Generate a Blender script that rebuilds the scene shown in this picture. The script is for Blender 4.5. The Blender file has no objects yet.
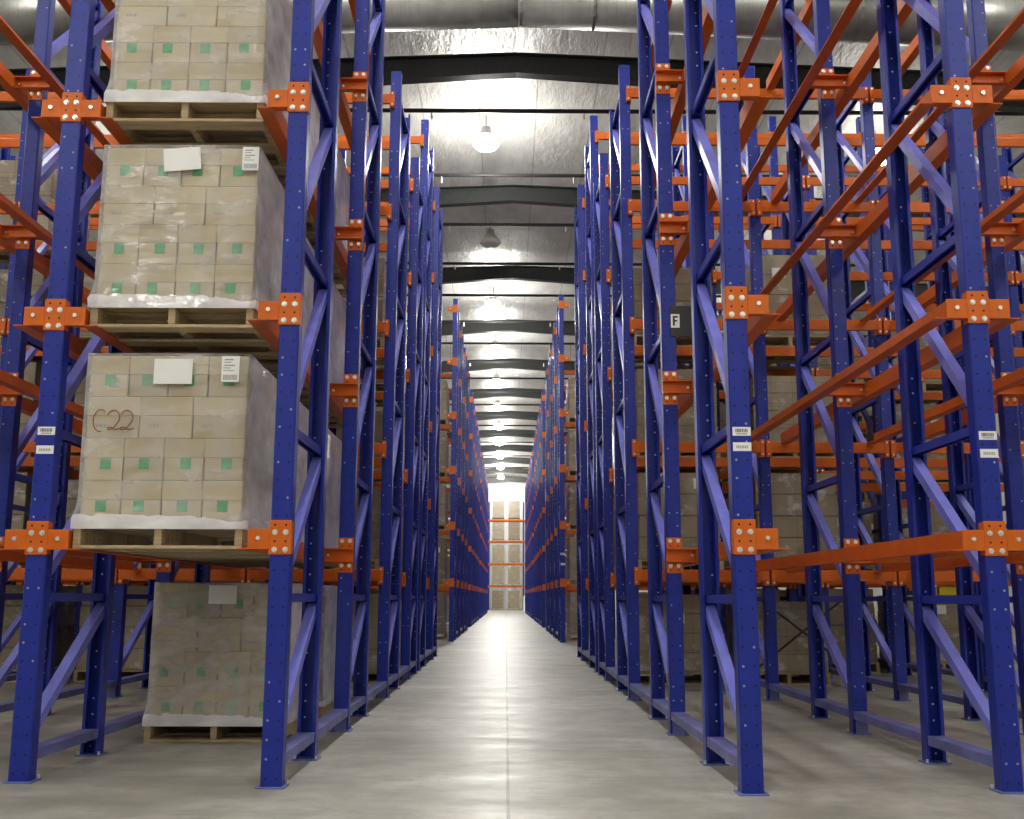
import bpy, math, random
from mathutils import Vector, Matrix, noise
random.seed(7)
SC = bpy.context.scene
COL = SC.collection

# ------------------------------------------------------------------ camera
PP = (512.0, 409.5); VPH = (506.0, 597.0); VPV = (530.0, -5600.0)
F = math.sqrt(-((VPH[0]-PP[0])*(VPV[0]-PP[0]) + (VPH[1]-PP[1])*(VPV[1]-PP[1])))
yw = Vector((VPH[0]-PP[0], VPH[1]-PP[1], F)).normalized()
zw = Vector((VPV[0]-PP[0], VPV[1]-PP[1], F)).normalized()
zw = (zw - yw*zw.dot(yw)).normalized()
xw = yw.cross(zw)
if xw.x < 0: xw = -xw
ROT = Matrix((xw, yw, zw))            # image-axis vector -> world vector
CAMH = 1.008
cam = bpy.data.cameras.new('camera'); cam.sensor_width = 36.0; cam.lens = F/1024*36.0
cam.clip_end = 300
camo = bpy.data.objects.new('camera', cam); COL.objects.link(camo)
r_, u_, f_ = ROT @ Vector((1,0,0)), ROT @ Vector((0,-1,0)), ROT @ Vector((0,0,1))
m = Matrix((( r_.x, u_.x, -f_.x, 0), (r_.y, u_.y, -f_.y, 0), (r_.z, u_.z, -f_.z, CAMH), (0,0,0,1)))
camo.matrix_world = m
SC.camera = camo
def proj(x, y, z):
    c = ROT.transposed() @ Vector((x, y, z-CAMH))
    if c.z <= 0.05: return (-9999, -9999)
    return (PP[0]+c.x/c.z*F, PP[1]+c.y/c.z*F)

# ------------------------------------------------------------------ materials
class NT:
    def __init__(s, name):
        s.m = bpy.data.materials.new(name); s.m.use_nodes = True
        s.t = s.m.node_tree; s.n = s.t.nodes; s.l = s.t.links
        s.b = s.n['Principled BSDF']; s.out = s.n['Material Output']
    def add(s, typ, **kw):
        nd = s.n.new(typ)
        for k, v in kw.items(): setattr(nd, k, v)
        return nd
    def link(s, a, b): s.l.new(a, b)
    def val(s, sock, v):
        if hasattr(v, 'is_linked') or isinstance(v, bpy.types.NodeSocket): s.link(v, sock)
        else: sock.default_value = v
    def math(s, op, a, b=0.0, c=None, clamp=False):
        nd = s.add('ShaderNodeMath', operation=op); nd.use_clamp = clamp
        s.val(nd.inputs[0], a); s.val(nd.inputs[1], b)
        if c is not None: s.val(nd.inputs[2], c)
        return nd.outputs[0]
    def mix(s, fac, a, b):
        nd = s.add('ShaderNodeMix', data_type='RGBA')
        s.val(nd.inputs[0], fac); s.val(nd.inputs[6], a); s.val(nd.inputs[7], b)
        return nd.outputs[2]
    def noise(s, vec, scale, detail=3, rough=.55):
        nd = s.add('ShaderNodeTexNoise'); s.link(vec, nd.inputs['Vector'])
        nd.inputs['Scale'].default_value = scale; nd.inputs['Detail'].default_value = detail
        nd.inputs['Roughness'].default_value = rough
        return nd.outputs['Fac']
    def mapping(s, vec, scale, loc=(0,0,0)):
        nd = s.add('ShaderNodeMapping'); s.link(vec, nd.inputs['Vector'])
        nd.inputs['Scale'].default_value = scale; nd.inputs['Location'].default_value = loc
        return nd.outputs[0]
    def ramp(s, fac, stops):
        nd = s.add('ShaderNodeValToRGB'); s.link(fac, nd.inputs[0])
        els = nd.color_ramp.elements
        while len(els) < len(stops): els.new(.5)
        for e, (p, c) in zip(els, stops):
            e.position = p; e.color = c if len(c) == 4 else (*c, 1)
        return nd.outputs[0]
    def bump(s, h, strength=.2, dist=.01):
        nd = s.add('ShaderNodeBump'); s.link(h, nd.inputs['Height'])
        nd.inputs['Strength'].default_value = strength; nd.inputs['Distance'].default_value = dist
        return nd.outputs[0]
    def coord(s, which='Object'):
        return s.add('ShaderNodeTexCoord').outputs[which]
    def rnd(s): return s.add('ShaderNodeObjectInfo').outputs['Random']

def simple(name, col, rough=.5, metal=0.0, spec=.5, noise_amt=.0, nscale=8, bump=0, coat=0):
    t = NT(name)
    t.b.inputs['Roughness'].default_value = rough; t.b.inputs['Metallic'].default_value = metal
    t.b.inputs['Specular IOR Level'].default_value = spec
    t.b.inputs['Coat Weight'].default_value = coat
    if noise_amt:
        n = t.noise(t.coord(), nscale, 4)
        a = tuple(max(0, c*(1-noise_amt)) for c in col)+(1,); b = tuple(min(1, c*(1+noise_amt)) for c in col)+(1,)
        t.link(t.ramp(n, [(.3, a), (.7, b)]), t.b.inputs['Base Color'])
        if bump: t.link(t.bump(n, bump, .01), t.b.inputs['Normal'])
    else: t.b.inputs['Base Color'].default_value = (*col, 1)
    return t.m

BLUE = (.011, .024, .255); ORANGE = (.58, .118, .008)
M = {}
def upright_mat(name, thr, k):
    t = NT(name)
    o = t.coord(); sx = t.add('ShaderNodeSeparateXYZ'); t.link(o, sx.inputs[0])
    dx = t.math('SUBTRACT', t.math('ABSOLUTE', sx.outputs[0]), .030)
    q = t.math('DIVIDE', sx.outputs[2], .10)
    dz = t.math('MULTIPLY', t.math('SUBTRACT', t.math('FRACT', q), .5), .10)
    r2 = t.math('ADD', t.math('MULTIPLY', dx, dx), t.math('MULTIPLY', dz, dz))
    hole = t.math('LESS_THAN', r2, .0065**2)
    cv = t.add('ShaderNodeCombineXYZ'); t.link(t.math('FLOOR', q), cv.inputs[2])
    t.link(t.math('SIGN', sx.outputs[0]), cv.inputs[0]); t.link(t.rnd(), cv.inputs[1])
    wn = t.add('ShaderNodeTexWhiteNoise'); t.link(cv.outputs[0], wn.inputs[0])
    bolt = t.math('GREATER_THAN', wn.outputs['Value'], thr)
    hcol = t.mix(bolt, (.006, .007, .02, 1), (.40*k, .41*k, .46*k, 1))  # dark dots paint in the shade inside the punched holes
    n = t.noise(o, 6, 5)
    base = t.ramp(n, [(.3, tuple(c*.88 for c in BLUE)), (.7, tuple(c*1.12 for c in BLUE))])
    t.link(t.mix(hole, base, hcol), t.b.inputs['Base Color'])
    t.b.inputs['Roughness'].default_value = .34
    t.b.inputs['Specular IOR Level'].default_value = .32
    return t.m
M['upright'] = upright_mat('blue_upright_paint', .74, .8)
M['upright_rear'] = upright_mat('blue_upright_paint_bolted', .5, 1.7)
M['strut'] = simple('blue_strut_paint', (.022, .038, .34), .34, noise_amt=.12)
M['brace'] = simple('blue_brace_sheen', (.165, .180, .64), .30, noise_amt=.12)  # lighter than the strut blue: glossy lamp reflections put into the colour
M['orange'] = simple('orange_paint', ORANGE, .40, spec=.3, noise_amt=.09, nscale=6)
M['zinc'] = simple('zinc_bolt', (.75, .75, .72), .3, metal=.85)
M['hole'] = simple('punched_hole', (.02, .008, .005), .8)  # near-black discs, the shade of an open hole put into colour
M['footplate'] = simple('footplate_paint', (.10, .13, .38), .45, noise_amt=.2)
M['channel'] = simple('dusty_blue_channel', (.125, .135, .36), .45, noise_amt=.3, nscale=5)
M['wood'] = None
def wood_mat():
    t = NT('pallet_wood'); o = t.coord()
    n = t.noise(t.mapping(o, (1.5, 12, 25)), 2.2, 5)
    n2 = t.noise(o, 3, 3)
    c = t.ramp(n, [(.25, (.30, .205, .10)), (.55, (.50, .385, .22)), (.8, (.62, .51, .33))])
    t.link(t.mix(t.math('MULTIPLY', n2, .35), c, (.30, .25, .17, 1)), t.b.inputs['Base Color'])
    t.b.inputs['Roughness'].default_value = .8
    t.link(t.bump(n, .25, .005), t.b.inputs['Normal'])
    return t.m
M['wood'] = wood_mat()
def carton_mat(name='carton_board', k=1.0):
    t = NT(name); o = t.coord()
    n = t.noise(o, 5, 4); r = t.rnd()
    a = t.mix(r, (.45*k, .375*k, .225*k, 1), (.57*k, .49*k, .315*k, 1))
    t.link(t.mix(t.math('MULTIPLY', n, .3), a, (.42*k, .34*k, .195*k, 1)), t.b.inputs['Base Color'])
    t.b.inputs['Roughness'].default_value = .7
    return t.m
M['carton'] = carton_mat()
M['green'] = simple('green_print', (.035, .33, .11), .5, noise_amt=.35, nscale=22)
M['paper'] = simple('white_paper', (.80, .80, .78), .5)
M['ink'] = simple('black_ink', (.02, .02, .022), .5)
M['grey_ink'] = simple('grey_ink', (.30, .30, .31), .6)
M['red_ink'] = simple('dark_red_marker', (.20, .03, .025), .5)
M['black'] = simple('black_plastic', (.012, .013, .014), .4)
M['yellow'] = simple('yellow_plastic', (.85, .70, .02), .4)
M['white_paint'] = simple('white_paint', (.8, .79, .74), .45)

def film_mat(name, base):
    t = NT(name); o = t.coord()
    w = t.noise(t.mapping(o, (2.4, 2.4, 6)), 1.5, 3, .55)
    mp = t.mapping(o, (2.6, 2.2, 1.3), (4, 2, 1)); mp.node.inputs['Rotation'].default_value = (.35, .2, 0)
    st = t.noise(mp, 1.2, 3, .55)
    lw = t.add('ShaderNodeLayerWeight'); lw.inputs['Blend'].default_value = .35
    fac = t.math('ADD', t.math('MULTIPLY', t.math('POWER', lw.outputs['Facing'], 2.0), 1.1), t.math('MULTIPLY', t.math('SUBTRACT', w, .45), .75))
    fac = t.math('ADD', fac, base)
    sx = t.add('ShaderNodeSeparateXYZ'); t.link(o, sx.inputs[0])
    low = t.math('MULTIPLY', t.math('LESS_THAN', t.math('ADD', sx.outputs[2], t.math('MULTIPLY', w, .16)), .118), .5)
    fac = t.math('ADD', fac, low, clamp=True)
    fac = t.math('MINIMUM', t.math('MAXIMUM', fac, .05), .88)
    t.b.inputs['Base Color'].default_value = (.86, .86, .93, 1)
    t.b.inputs['Roughness'].default_value = .11
    t.b.inputs['Specular IOR Level'].default_value = .7
    hh = t.math('ADD', t.math('MULTIPLY', w, .6), t.math('MULTIPLY', st, .6))
    t.link(t.bump(hh, .45, .03), t.b.inputs['Normal'])
    t.link(t.ramp(st, [(.30, (.74, .73, .78)), (.5, (.88, .88, .93)), (.66, (.98, .98, 1.0))]), t.b.inputs['Base Color'])  # pale streaks put the highlights of the folds into the film colour
    tr = t.add('ShaderNodeBsdfTransparent'); tr.inputs[0].default_value = (.97, .97, .97, 1)
    mx = t.add('ShaderNodeMixShader'); t.link(fac, mx.inputs[0])
    t.link(tr.outputs[0], mx.inputs[1]); t.link(t.b.outputs[0], mx.inputs[2])
    t.link(mx.outputs[0], t.out.inputs['Surface'])
    return t.m
M['film'] = film_mat('stretch_film', .15)
M['film_heavy'] = film_mat('stretch_film_thick', .24)

def load_mat():
    # wrapped stack of cartons: carton seams and film folds, their white highlights painted into the colour
    t = NT('wrapped_cartons'); o = t.coord()
    sx = t.add('ShaderNodeSeparateXYZ'); t.link(o, sx.inputs[0])
    def seam(s, off, period, wd):
        q = t.math('FRACT', t.math('DIVIDE', t.math('ADD', s, off), period))
        return t.math('LESS_THAN', t.math('ABSOLUTE', t.math('SUBTRACT', q, .5)), wd/period)
    s = t.math('MAXIMUM', seam(sx.outputs[2], .1235, .247, .004), t.math('MAXIMUM', seam(sx.outputs[0], .125, .25, .003), seam(sx.outputs[1], .2, .4, .003)))
    r = t.rnd(); n = t.noise(o, 3.0, 4)
    va = t.add('ShaderNodeVectorMath', operation='ADD'); t.link(o, va.inputs[0]); cb = t.add('ShaderNodeCombineXYZ')
    for q_ in range(3): t.link(t.math('MULTIPLY', r, 37.0+q_*11), cb.inputs[q_])
    t.link(cb.outputs[0], va.inputs[1])
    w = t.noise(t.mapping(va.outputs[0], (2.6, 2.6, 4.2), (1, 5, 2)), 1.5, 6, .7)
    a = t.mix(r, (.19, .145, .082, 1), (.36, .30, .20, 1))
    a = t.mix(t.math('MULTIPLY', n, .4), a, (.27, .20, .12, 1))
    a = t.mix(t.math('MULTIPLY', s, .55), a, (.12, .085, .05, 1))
    film_glint = t.ramp(w, [(.55, (0,0,0)), (.74, (.85,.85,.85))])
    t.link(t.mix(film_glint, a, (.72, .72, .74, 1)), t.b.inputs['Base Color'])
    t.b.inputs['Roughness'].default_value = .45
    t.b.inputs['Coat Weight'].default_value = .8; t.b.inputs['Coat Roughness'].default_value = .12
    bp = t.bump(w, .6, .04)
    t.link(bp, t.b.inputs['Coat Normal'])
    return t.m
M['load'] = load_mat()

def floor_mat():
    t = NT('polished_concrete'); o = t.coord()
    big = t.noise(t.mapping(o, (.7, 1.0, 1)), .75, 7, .66)
    st = t.noise(t.mapping(o, (.8, 2.4, 1)), 1.3, 7, .68)
    fine = t.noise(t.mapping(o, (1, 1, 1), (2, 9, 0)), 3.2, 8, .72)
    spots = t.noise(t.mapping(o, (1, 1.9, 1), (3, 7, 0)), 2.1, 7, .74)
    c = t.ramp(big, [(.34, (.25, .243, .21)), (.49, (.42, .413, .375)), (.66, (.58, .575, .54))])
    c = t.mix(t.math('MULTIPLY', st, .42), c, (.33, .315, .265, 1))
    c = t.mix(t.ramp(spots, [(.58, (0,0,0)), (.70, (.5,.5,.5))]), c, (.20, .18, .15, 1))
    c = t.mix(t.ramp(fine, [(.44, (0,0,0)), (.58, (.55,.55,.55))]), c, (.27, .26, .225, 1))
    sx = t.add('ShaderNodeSeparateXYZ'); t.link(o, sx.inputs[0])
    jx = t.math('LESS_THAN', t.math('ABSOLUTE', t.math('SUBTRACT', sx.outputs[0], .015)), .009)
    qy = t.math('FRACT', t.math('DIVIDE', t.math('ADD', sx.outputs[1], .6), 4.6))
    jy = t.math('LESS_THAN', t.math('ABSOLUTE', t.math('SUBTRACT', qy, .5)), .0011)
    c = t.mix(t.math('MULTIPLY', t.math('MAXIMUM', jx, t.math('MULTIPLY', jy, .45)), .75), c, (.05, .045, .04, 1))
    t.link(c, t.b.inputs['Base Color'])
    t.link(t.ramp(st, [(.3, (.36,.36,.36)), (.75, (.52,.52,.52))]), t.b.inputs['Roughness'])
    t.b.inputs['Specular IOR Level'].default_value = .26
    return t.m
M['floor'] = floor_mat()
def ceil_mat():
    t = NT('foil_insulation'); o = t.coord()
    n1 = t.noise(t.mapping(o, (1.6, .7, 1)), 1.5, 6, .62)
    n2 = t.noise(t.mapping(o, (7, 2.2, 1)), 1.3, 5, .7)
    sx = t.add('ShaderNodeSeparateXYZ'); t.link(o, sx.inputs[0])
    q = t.math('FRACT', t.math('DIVIDE', sx.outputs[0], 1.22))
    seam = t.math('LESS_THAN', t.math('ABSOLUTE', t.math('SUBTRACT', q, .5)), .012)
    c = t.ramp(n1, [(.3, (.60, .59, .56)), (.7, (.82, .81, .78))])
    t.link(t.mix(t.math('MULTIPLY', seam, .5), c, (.25, .24, .22, 1)), t.b.inputs['Base Color'])
    t.b.inputs['Metallic'].default_value = .25; t.b.inputs['Roughness'].default_value = .36
    hh = t.math('ADD', t.math('MULTIPLY', n1, .8), t.math('MULTIPLY', n2, .5))
    t.link(t.bump(hh, .5, .12), t.b.inputs['Normal'])
    return t.m
M['ceiling'] = ceil_mat()
M['girder'] = simple('dark_grey_steel', (.032, .036, .036), .5, noise_amt=.2)
M['pipe'] = simple('black_pipe', (.012, .012, .013), .45)
def duct_mat():
    t = NT('galvanised_duct'); o = t.coord()
    sx = t.add('ShaderNodeSeparateXYZ'); t.link(o, sx.inputs[0])
    q = t.math('FRACT', t.math('DIVIDE', sx.outputs[0], .14))
    rib = t.math('LESS_THAN', q, .13)
    n = t.noise(o, 3, 4)
    c = t.ramp(n, [(.3, (.15, .15, .14)), (.7, (.23, .225, .21))])
    t.link(t.mix(t.math('MULTIPLY', rib, .4), c, (.15, .15, .14, 1)), t.b.inputs['Base Color'])
    t.b.inputs['Metallic'].default_value = .6; t.b.inputs['Roughness'].default_value = .36
    t.link(t.bump(rib, .25, .01), t.b.inputs['Normal'])
    return t.m
M['duct'] = duct_mat()
def wall_mat(name, col):
    t = NT(name); o = t.coord()
    sx = t.add('ShaderNodeSeparateXYZ'); t.link(o, sx.inputs[0])
    q = t.math('FRACT', t.math('DIVIDE', t.math('ADD', sx.outputs[0], sx.outputs[1]), .3))
    n = t.noise(o, .8, 4)
    c = t.ramp(n, [(.3, tuple(x*.9 for x in col)), (.7, col)])
    t.link(c, t.b.inputs['Base Color']); t.b.inputs['Roughness'].default_value = .5
    t.link(t.bump(t.math('ABSOLUTE', t.math('SUBTRACT', q, .5)), .8, .06), t.b.inputs['Normal'])
    return t.m
M['wall'] = wall_mat('ribbed_wall_sheet', (.62, .61, .57))
M['wall_end'] = wall_mat('white_ribbed_wall_sheet', (.85, .86, .85))
def emit(name, col, s):
    t = NT(name); t.b.inputs['Base Color'].default_value = (.9, .9, .9, 1)
    t.b.inputs['Emission Color'].default_value = (*col, 1); t.b.inputs['Emission Strength'].default_value = s
    return t.m
M['lamp'] = emit('lit_lamp_glass', (1, .97, .90), 30)
M['lamp_off'] = simple('unlit_lamp_glass', (.5, .5, .48), .2)
M['lamp_body'] = simple('lamp_housing', (.45, .45, .44), .4, metal=.6)

# ------------------------------------------------------------------ mesh builder
class MB:
    def __init__(s): s.v = []; s.f = []; s.mi = []; s.k = 0
    def mat(s, k): s.k = k; return s
    def raw(s, vs, fs):
        b = len(s.v); s.v += [tuple(v) for v in vs]
        s.f += [tuple(b+i for i in f) for f in fs]; s.mi += [s.k]*len(fs)
        return s
    def box(s, x0, x1, y0, y1, z0, z1):
        return s.raw([(x0,y0,z0),(x1,y0,z0),(x1,y1,z0),(x0,y1,z0),(x0,y0,z1),(x1,y0,z1),(x1,y1,z1),(x0,y1,z1)],
                     [(0,3,2,1),(4,5,6,7),(0,1,5,4),(1,2,6,5),(2,3,7,6),(3,0,4,7)])
    def bbox(s, x0, x1, y0, y1, z0, z1, c=.004):
        # box with chamfered vertical and horizontal front edges (all 12 edges)
        vs = []; 
        def P(x,y,z): vs.append((x,y,z)); return len(vs)-1
        X=(x0,x1); Y=(y0,y1); Z=(z0,z1); sg=(1,-1)
        A={}
        for i in (0,1):
            for j in (0,1):
                for k in (0,1):
                    A[i,j,k]=(P(X[i],Y[j]+sg[j]*c,Z[k]+sg[k]*c),P(X[i]+sg[i]*c,Y[j],Z[k]+sg[k]*c),P(X[i]+sg[i]*c,Y[j]+sg[j]*c,Z[k]))
        fs=[]
        for i in (0,1):
            q=[A[i,0,0][0],A[i,1,0][0],A[i,1,1][0],A[i,0,1][0]]; fs.append(q if i else q[::-1])
            q=[A[0,i,0][1],A[0,i,1][1],A[1,i,1][1],A[1,i,0][1]]; fs.append(q if i else q[::-1])
            q=[A[0,0,i][2],A[1,0,i][2],A[1,1,i][2],A[0,1,i][2]]; fs.append(q if i else q[::-1])
        for a in (0,1):
            for b in (0,1):
                fs.append([A[a,b,0][0],A[a,b,1][0],A[a,b,1][1],A[a,b,0][1]] if (a!=b) else [A[a,b,0][1],A[a,b,1][1],A[a,b,1][0],A[a,b,0][0]])
                fs.append([A[a,0,b][0],A[a,0,b][2],A[a,1,b][2],A[a,1,b][0]] if (a==b) else [A[a,1,b][0],A[a,1,b][2],A[a,0,b][2],A[a,0,b][0]])
                fs.append([A[0,a,b][1],A[1,a,b][1],A[1,a,b][2],A[0,a,b][2]] if (a==b) else [A[0,a,b][2],A[1,a,b][2],A[1,a,b][1],A[0,a,b][1]])
                for k in (0,1):
                    fs.append(list(A[a,b,k]))
        return s.raw(vs, fs)
    def prism(s, prof, o, ax, ay, az, L):
        # extrude a closed 2-D profile (list of (a,b)) from o along unit az by L
        o=Vector(o); n=len(prof)
        vs=[o+ax*a+ay*b for a,b in prof]+[o+ax*a+ay*b+az*L for a,b in prof]
        fs=[(i,(i+1)%n,n+(i+1)%n,n+i) for i in range(n)]+[tuple(range(n))[::-1],tuple(range(n,2*n))]
        return s.raw(vs, fs)
    def cyl(s, p, q, r, n=10, r2=None):
        p=Vector(p); q=Vector(q); d=(q-p).normalized()
        a=d.orthogonal().normalized(); b=d.cross(a); r2=r if r2 is None else r2
        vs=[p+(a*math.cos(2*math.pi*i/n)+b*math.sin(2*math.pi*i/n))*r for i in range(n)]
        vs+=[q+(a*math.cos(2*math.pi*i/n)+b*math.sin(2*math.pi*i/n))*r2 for i in range(n)]
        return s.raw(vs, [(i,(i+1)%n,n+(i+1)%n,n+i) for i in range(n)]+[tuple(range(n))[::-1],tuple(range(n,2*n))])
    def lathe(s, prof, n=20, c=(0,0,0)):
        vs=[]; fs=[]
        for r,z in prof:
            for i in range(n): vs.append((c[0]+r*math.cos(2*math.pi*i/n), c[1]+r*math.sin(2*math.pi*i/n), c[2]+z))
        for j in range(len(prof)-1):
            for i in range(n): fs.append((j*n+i, j*n+(i+1)%n, (j+1)*n+(i+1)%n, (j+1)*n+i))
        fs.append(tuple(range(n))[::-1]); fs.append(tuple((len(prof)-1)*n+i for i in range(n)))
        return s.raw(vs, fs)
    def mesh(s, name, mats, smooth=False):
        me=bpy.data.meshes.new(name); me.from_pydata(s.v, [], s.f)
        for m_ in (mats if isinstance(mats,(list,tuple)) else [mats]): me.materials.append(m_)
        me.polygons.foreach_set('material_index', s.mi)
        if smooth: me.polygons.foreach_set('use_smooth', [True]*len(s.f))
        me.update(); return me
X_, Y_, Z_ = Vector((1,0,0)), Vector((0,1,0)), Vector((0,0,1))
CACHE = {}
def cached(key, fn):
    if key not in CACHE: CACHE[key] = fn()
    return CACHE[key]
def obj(name, me, parent=None, loc=(0,0,0)):
    o=bpy.data.objects.new(name, me); COL.objects.link(o); o.location=loc
    if parent: o.parent=parent
    return o
def tag(o, label, cat, group=None, kind=None):
    o['label']=label; o['category']=cat; o['kind']=kind or 'thing'
    if group: o['group']=group
    return o
def empty(name, loc, label, cat, group=None):
    o=bpy.data.objects.new(name, None); COL.objects.link(o); o.location=loc; o.empty_display_size=.1
    return tag(o, label, cat, group)
def struct(name, me, loc=(0,0,0)):
    o=obj(name, me, None, loc); o['kind']='structure'; return o
ORD=['zeroth','first','second','third','fourth','fifth','sixth','seventh','eighth','ninth','tenth','eleventh','twelfth']
LEV=['the floor','level one','level two','level three','level four','level five','level six']

# ------------------------------------------------------------------ room
HALF=20.0; Y0=-14.0; Y1=92.0; RX=.15; RIDGE=11.35; SL=.042
struct('floor', MB().box(-HALF,HALF,Y0,Y1,-.2,0).mesh('floor', M['floor']))
mb=MB()
nseg=1
for x0,x1 in ((-HALF,RX),(RX,HALF)):
    z0=RIDGE-abs(x0-RX)*SL; z1=RIDGE-abs(x1-RX)*SL
    mb.raw([(x0,Y0,z0),(x1,Y0,z1),(x1,Y1,z1),(x0,Y1,z0),(x0,Y0,z0+.15),(x1,Y0,z1+.15),(x1,Y1,z1+.15),(x0,Y1,z0+.15)],
           [(0,1,2,3),(7,6,5,4),(0,4,5,1),(1,5,6,2),(2,6,7,3),(3,7,4,0)])
struct('ceiling', mb.mesh('ceiling', M['ceiling']))
struct('wall_left', MB().box(-HALF-.2,-HALF,Y0,Y1,0,RIDGE).mesh('wall_left', M['wall']))
struct('wall_right', MB().box(HALF,HALF+.2,Y0,Y1,0,RIDGE).mesh('wall_right', M['wall']))
struct('wall_back', MB().box(-HALF,HALF,Y1,Y1+.2,0,RIDGE).mesh('wall_back', M['wall_end']))
struct('wall_front', MB().box(-HALF,HALF,Y0-.2,Y0,0,RIDGE).mesh('wall_front', M['wall']))
BAY=6.5; G1=18.6
for k in range(-4, 12):
    gy=G1+BAY*k
    if gy<Y0+1 or gy>Y1-1: continue
    mb=MB()
    for sx in (-1,1):
        xe=RX+sx*(HALF-.1)
        def zt(x): return RIDGE-.25-abs(x-RX)*SL
        def zb(x): return 10.69-abs(x-RX)*.068
        a,b=(RX,xe)
        # web
        w=.012
        def slab(y0,y1,zf0,zf1):
            vs=[(a,y0,zf0(a)),(b,y0,zf0(b)),(b,y1,zf0(b)),(a,y1,zf0(a)),(a,y0,zf1(a)),(b,y0,zf1(b)),(b,y1,zf1(b)),(a,y1,zf1(a))]
            mb.raw(vs,[(0,3,2,1),(4,5,6,7),(0,1,5,4),(1,2,6,5),(2,3,7,6),(3,0,4,7)])
        slab(-w,w,lambda x:zb(x)+.02,lambda x:zt(x)-.02)
        slab(-.11,.11,zb,lambda x:zb(x)+.022)
        slab(-.11,.11,lambda x:zt(x)-.022,zt)
    struct('roof_beam', mb.mesh('roof_beam', M['girder']), (0,gy,0))


# ------------------------------------------------------------------ rack geometry
PIT=1.35
ROWX={'L1':-1.25,'R1':1.285}
for i in range(2,7):
    ROWX['L%d'%i]=-1.25-1.36*(i-1); ROWX['R%d'%i]=1.285+1.335*(i-1)
ROWX['L2']-=.05; ROWX['R2']+=.05
def yoff(row): return .10 if row[0]=='L' else -.07
def LZ(k): return 1.33+1.305*(k-1)
UW=.115; UD=.095
def c_profile(w,d,t,lip,flip=False):
    c=.008
    p=[(-w/2+c,0),(w/2-c,0),(w/2,c),(w/2,d),(w/2-lip,d),(w/2-lip,d-t),(w/2-t,d-t),(w/2-t,t),(-w/2+t,t),(-w/2+t,d-t),(-w/2+lip,d-t),(-w/2+lip,d),(-w/2,d),(-w/2,c)]
    if flip: p=[(a,-b) for a,b in p][::-1]
    return p
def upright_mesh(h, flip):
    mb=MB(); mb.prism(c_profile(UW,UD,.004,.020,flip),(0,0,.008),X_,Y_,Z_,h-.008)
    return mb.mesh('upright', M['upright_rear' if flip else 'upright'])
def base_mesh(flip):
    mb=MB(); s=-1 if flip else 1
    y0,y1=sorted((-.022*s,(UD+.03)*s))
    mb.bbox(-.078,.078,y0,y1,0,.009,.002)
    mb.mat(1)
    for x in (-.066,.066):
        mb.cyl((x,s*(UD+.012),.009),(x,s*(UD+.012),.03),.009,6)
    return mb.mesh('base_plate',[M['footplate'],M['zinc']])
def bar_mesh(p,q,w,hx,name,mat='brace'):
    # lipped channel bar between p and q (in the frame plane), w deep in plane, hx thick across
    p=Vector(p); q=Vector(q); d=(q-p).normalized(); up=d.cross(X_).normalized()
    t=.003
    prof=[(-hx/2,-w/2),(hx/2,-w/2),(hx/2,w/2),(hx/2-.012,w/2),(hx/2-.012,w/2-t),(hx/2-t,w/2-t),(hx/2-t,-w/2+t),(-hx/2+t,-w/2+t),(-hx/2+t,w/2-t),(-hx/2+.012,w/2-t),(-hx/2+.012,w/2),(-hx/2,w/2)]
    mb=MB(); mb.prism(prof,p,X_,up,d,(q-p).length)
    return mb.mesh(name, M[mat])
HB=[1.0,1.95,3.1,4.27,5.44,6.6,7.75]
FD=1.13
def arm_mesh(style, side):
    """bracket bolted on the upright's front face; side: -1, 1 or 0 (both)"""
    mb=MB()
    sides=(-1,1) if side==0 else (side,)
    if style=='front':
        mb.bbox(-UW/2-.004,UW/2+.004,-.010,0,-.095,.095,.003)
        for s in (-1,1):
            x0,x1=sorted((s*(UW/2+.0005),s*(UW/2+.0045)))
            mb.box(x0,x1,-.006,.05,-.09,.09)
        for s in sides:
            x0,x1=sorted((s*(UW/2+.004),s*.157)); f0,f1=sorted((s*(UW/2+.004),s*.180))
            mb.bbox(f0,f1,-.009,-.001,-.066,.047,.002)          # face of arm
            mb.box(x0,x1,-.001,.06,.039,.045); mb.box(x0,x1,-.001,.06,-.06,-.054)
        mb.mat(1)
        for z in (.068,-.022):
            for x in (-.03,.03): mb.cyl((x,-.0106,z),(x,-.0099,z),.0065,8)
    else:
        mb.bbox(-UW/2-.002,UW/2+.002,-.008,0,-.14,.13,.002)
        lo=-.235 if -1 in sides else -UW/2-.004
        hi=.235 if 1 in sides else UW/2+.004
        lo=max(lo,-.157) ; hi=min(hi,.157)
        mb.box(lo,hi,-.012,-.008,-.055,.045)                     # channel web
        mb.box(lo,hi,-.065,-.012,.039,.045); mb.box(lo,hi,-.065,-.012,-.055,-.049)
        mb.mat(1)
        for x in (-.03,.03): mb.cyl((x,-.0086,-.118),(x,-.0079,-.118),.0065,8); mb.cyl((x,-.0086,.066),(x,-.0079,.066),.0065,8)
    mb.mat(2)
    for s in sides:
        if style=='front': mb.cyl((s*.122,-.009,-.005),(s*.122,-.02,-.005),.013,6)
        else: mb.cyl((s*.135,-.012,-.005),(s*.135,-.022,-.005),.011,6)
    return mb.mesh('support_arm',[M['orange'],M['hole'],M['zinc']])
def bolt_mesh():
    return MB().cyl((0,0,0),(0,-.0025,0),.016,12).cyl((0,-.0025,0),(0,-.010,0),.0115,6).mesh('bolt', M['zinc'])
BOLTS={'front':[(x,-.010,z) for z in (.028,-.068) for x in (-.03,.03)],'inner':[(x,-.008,z) for z in (.105,-.085) for x in (-.03,.03)]}

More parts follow.
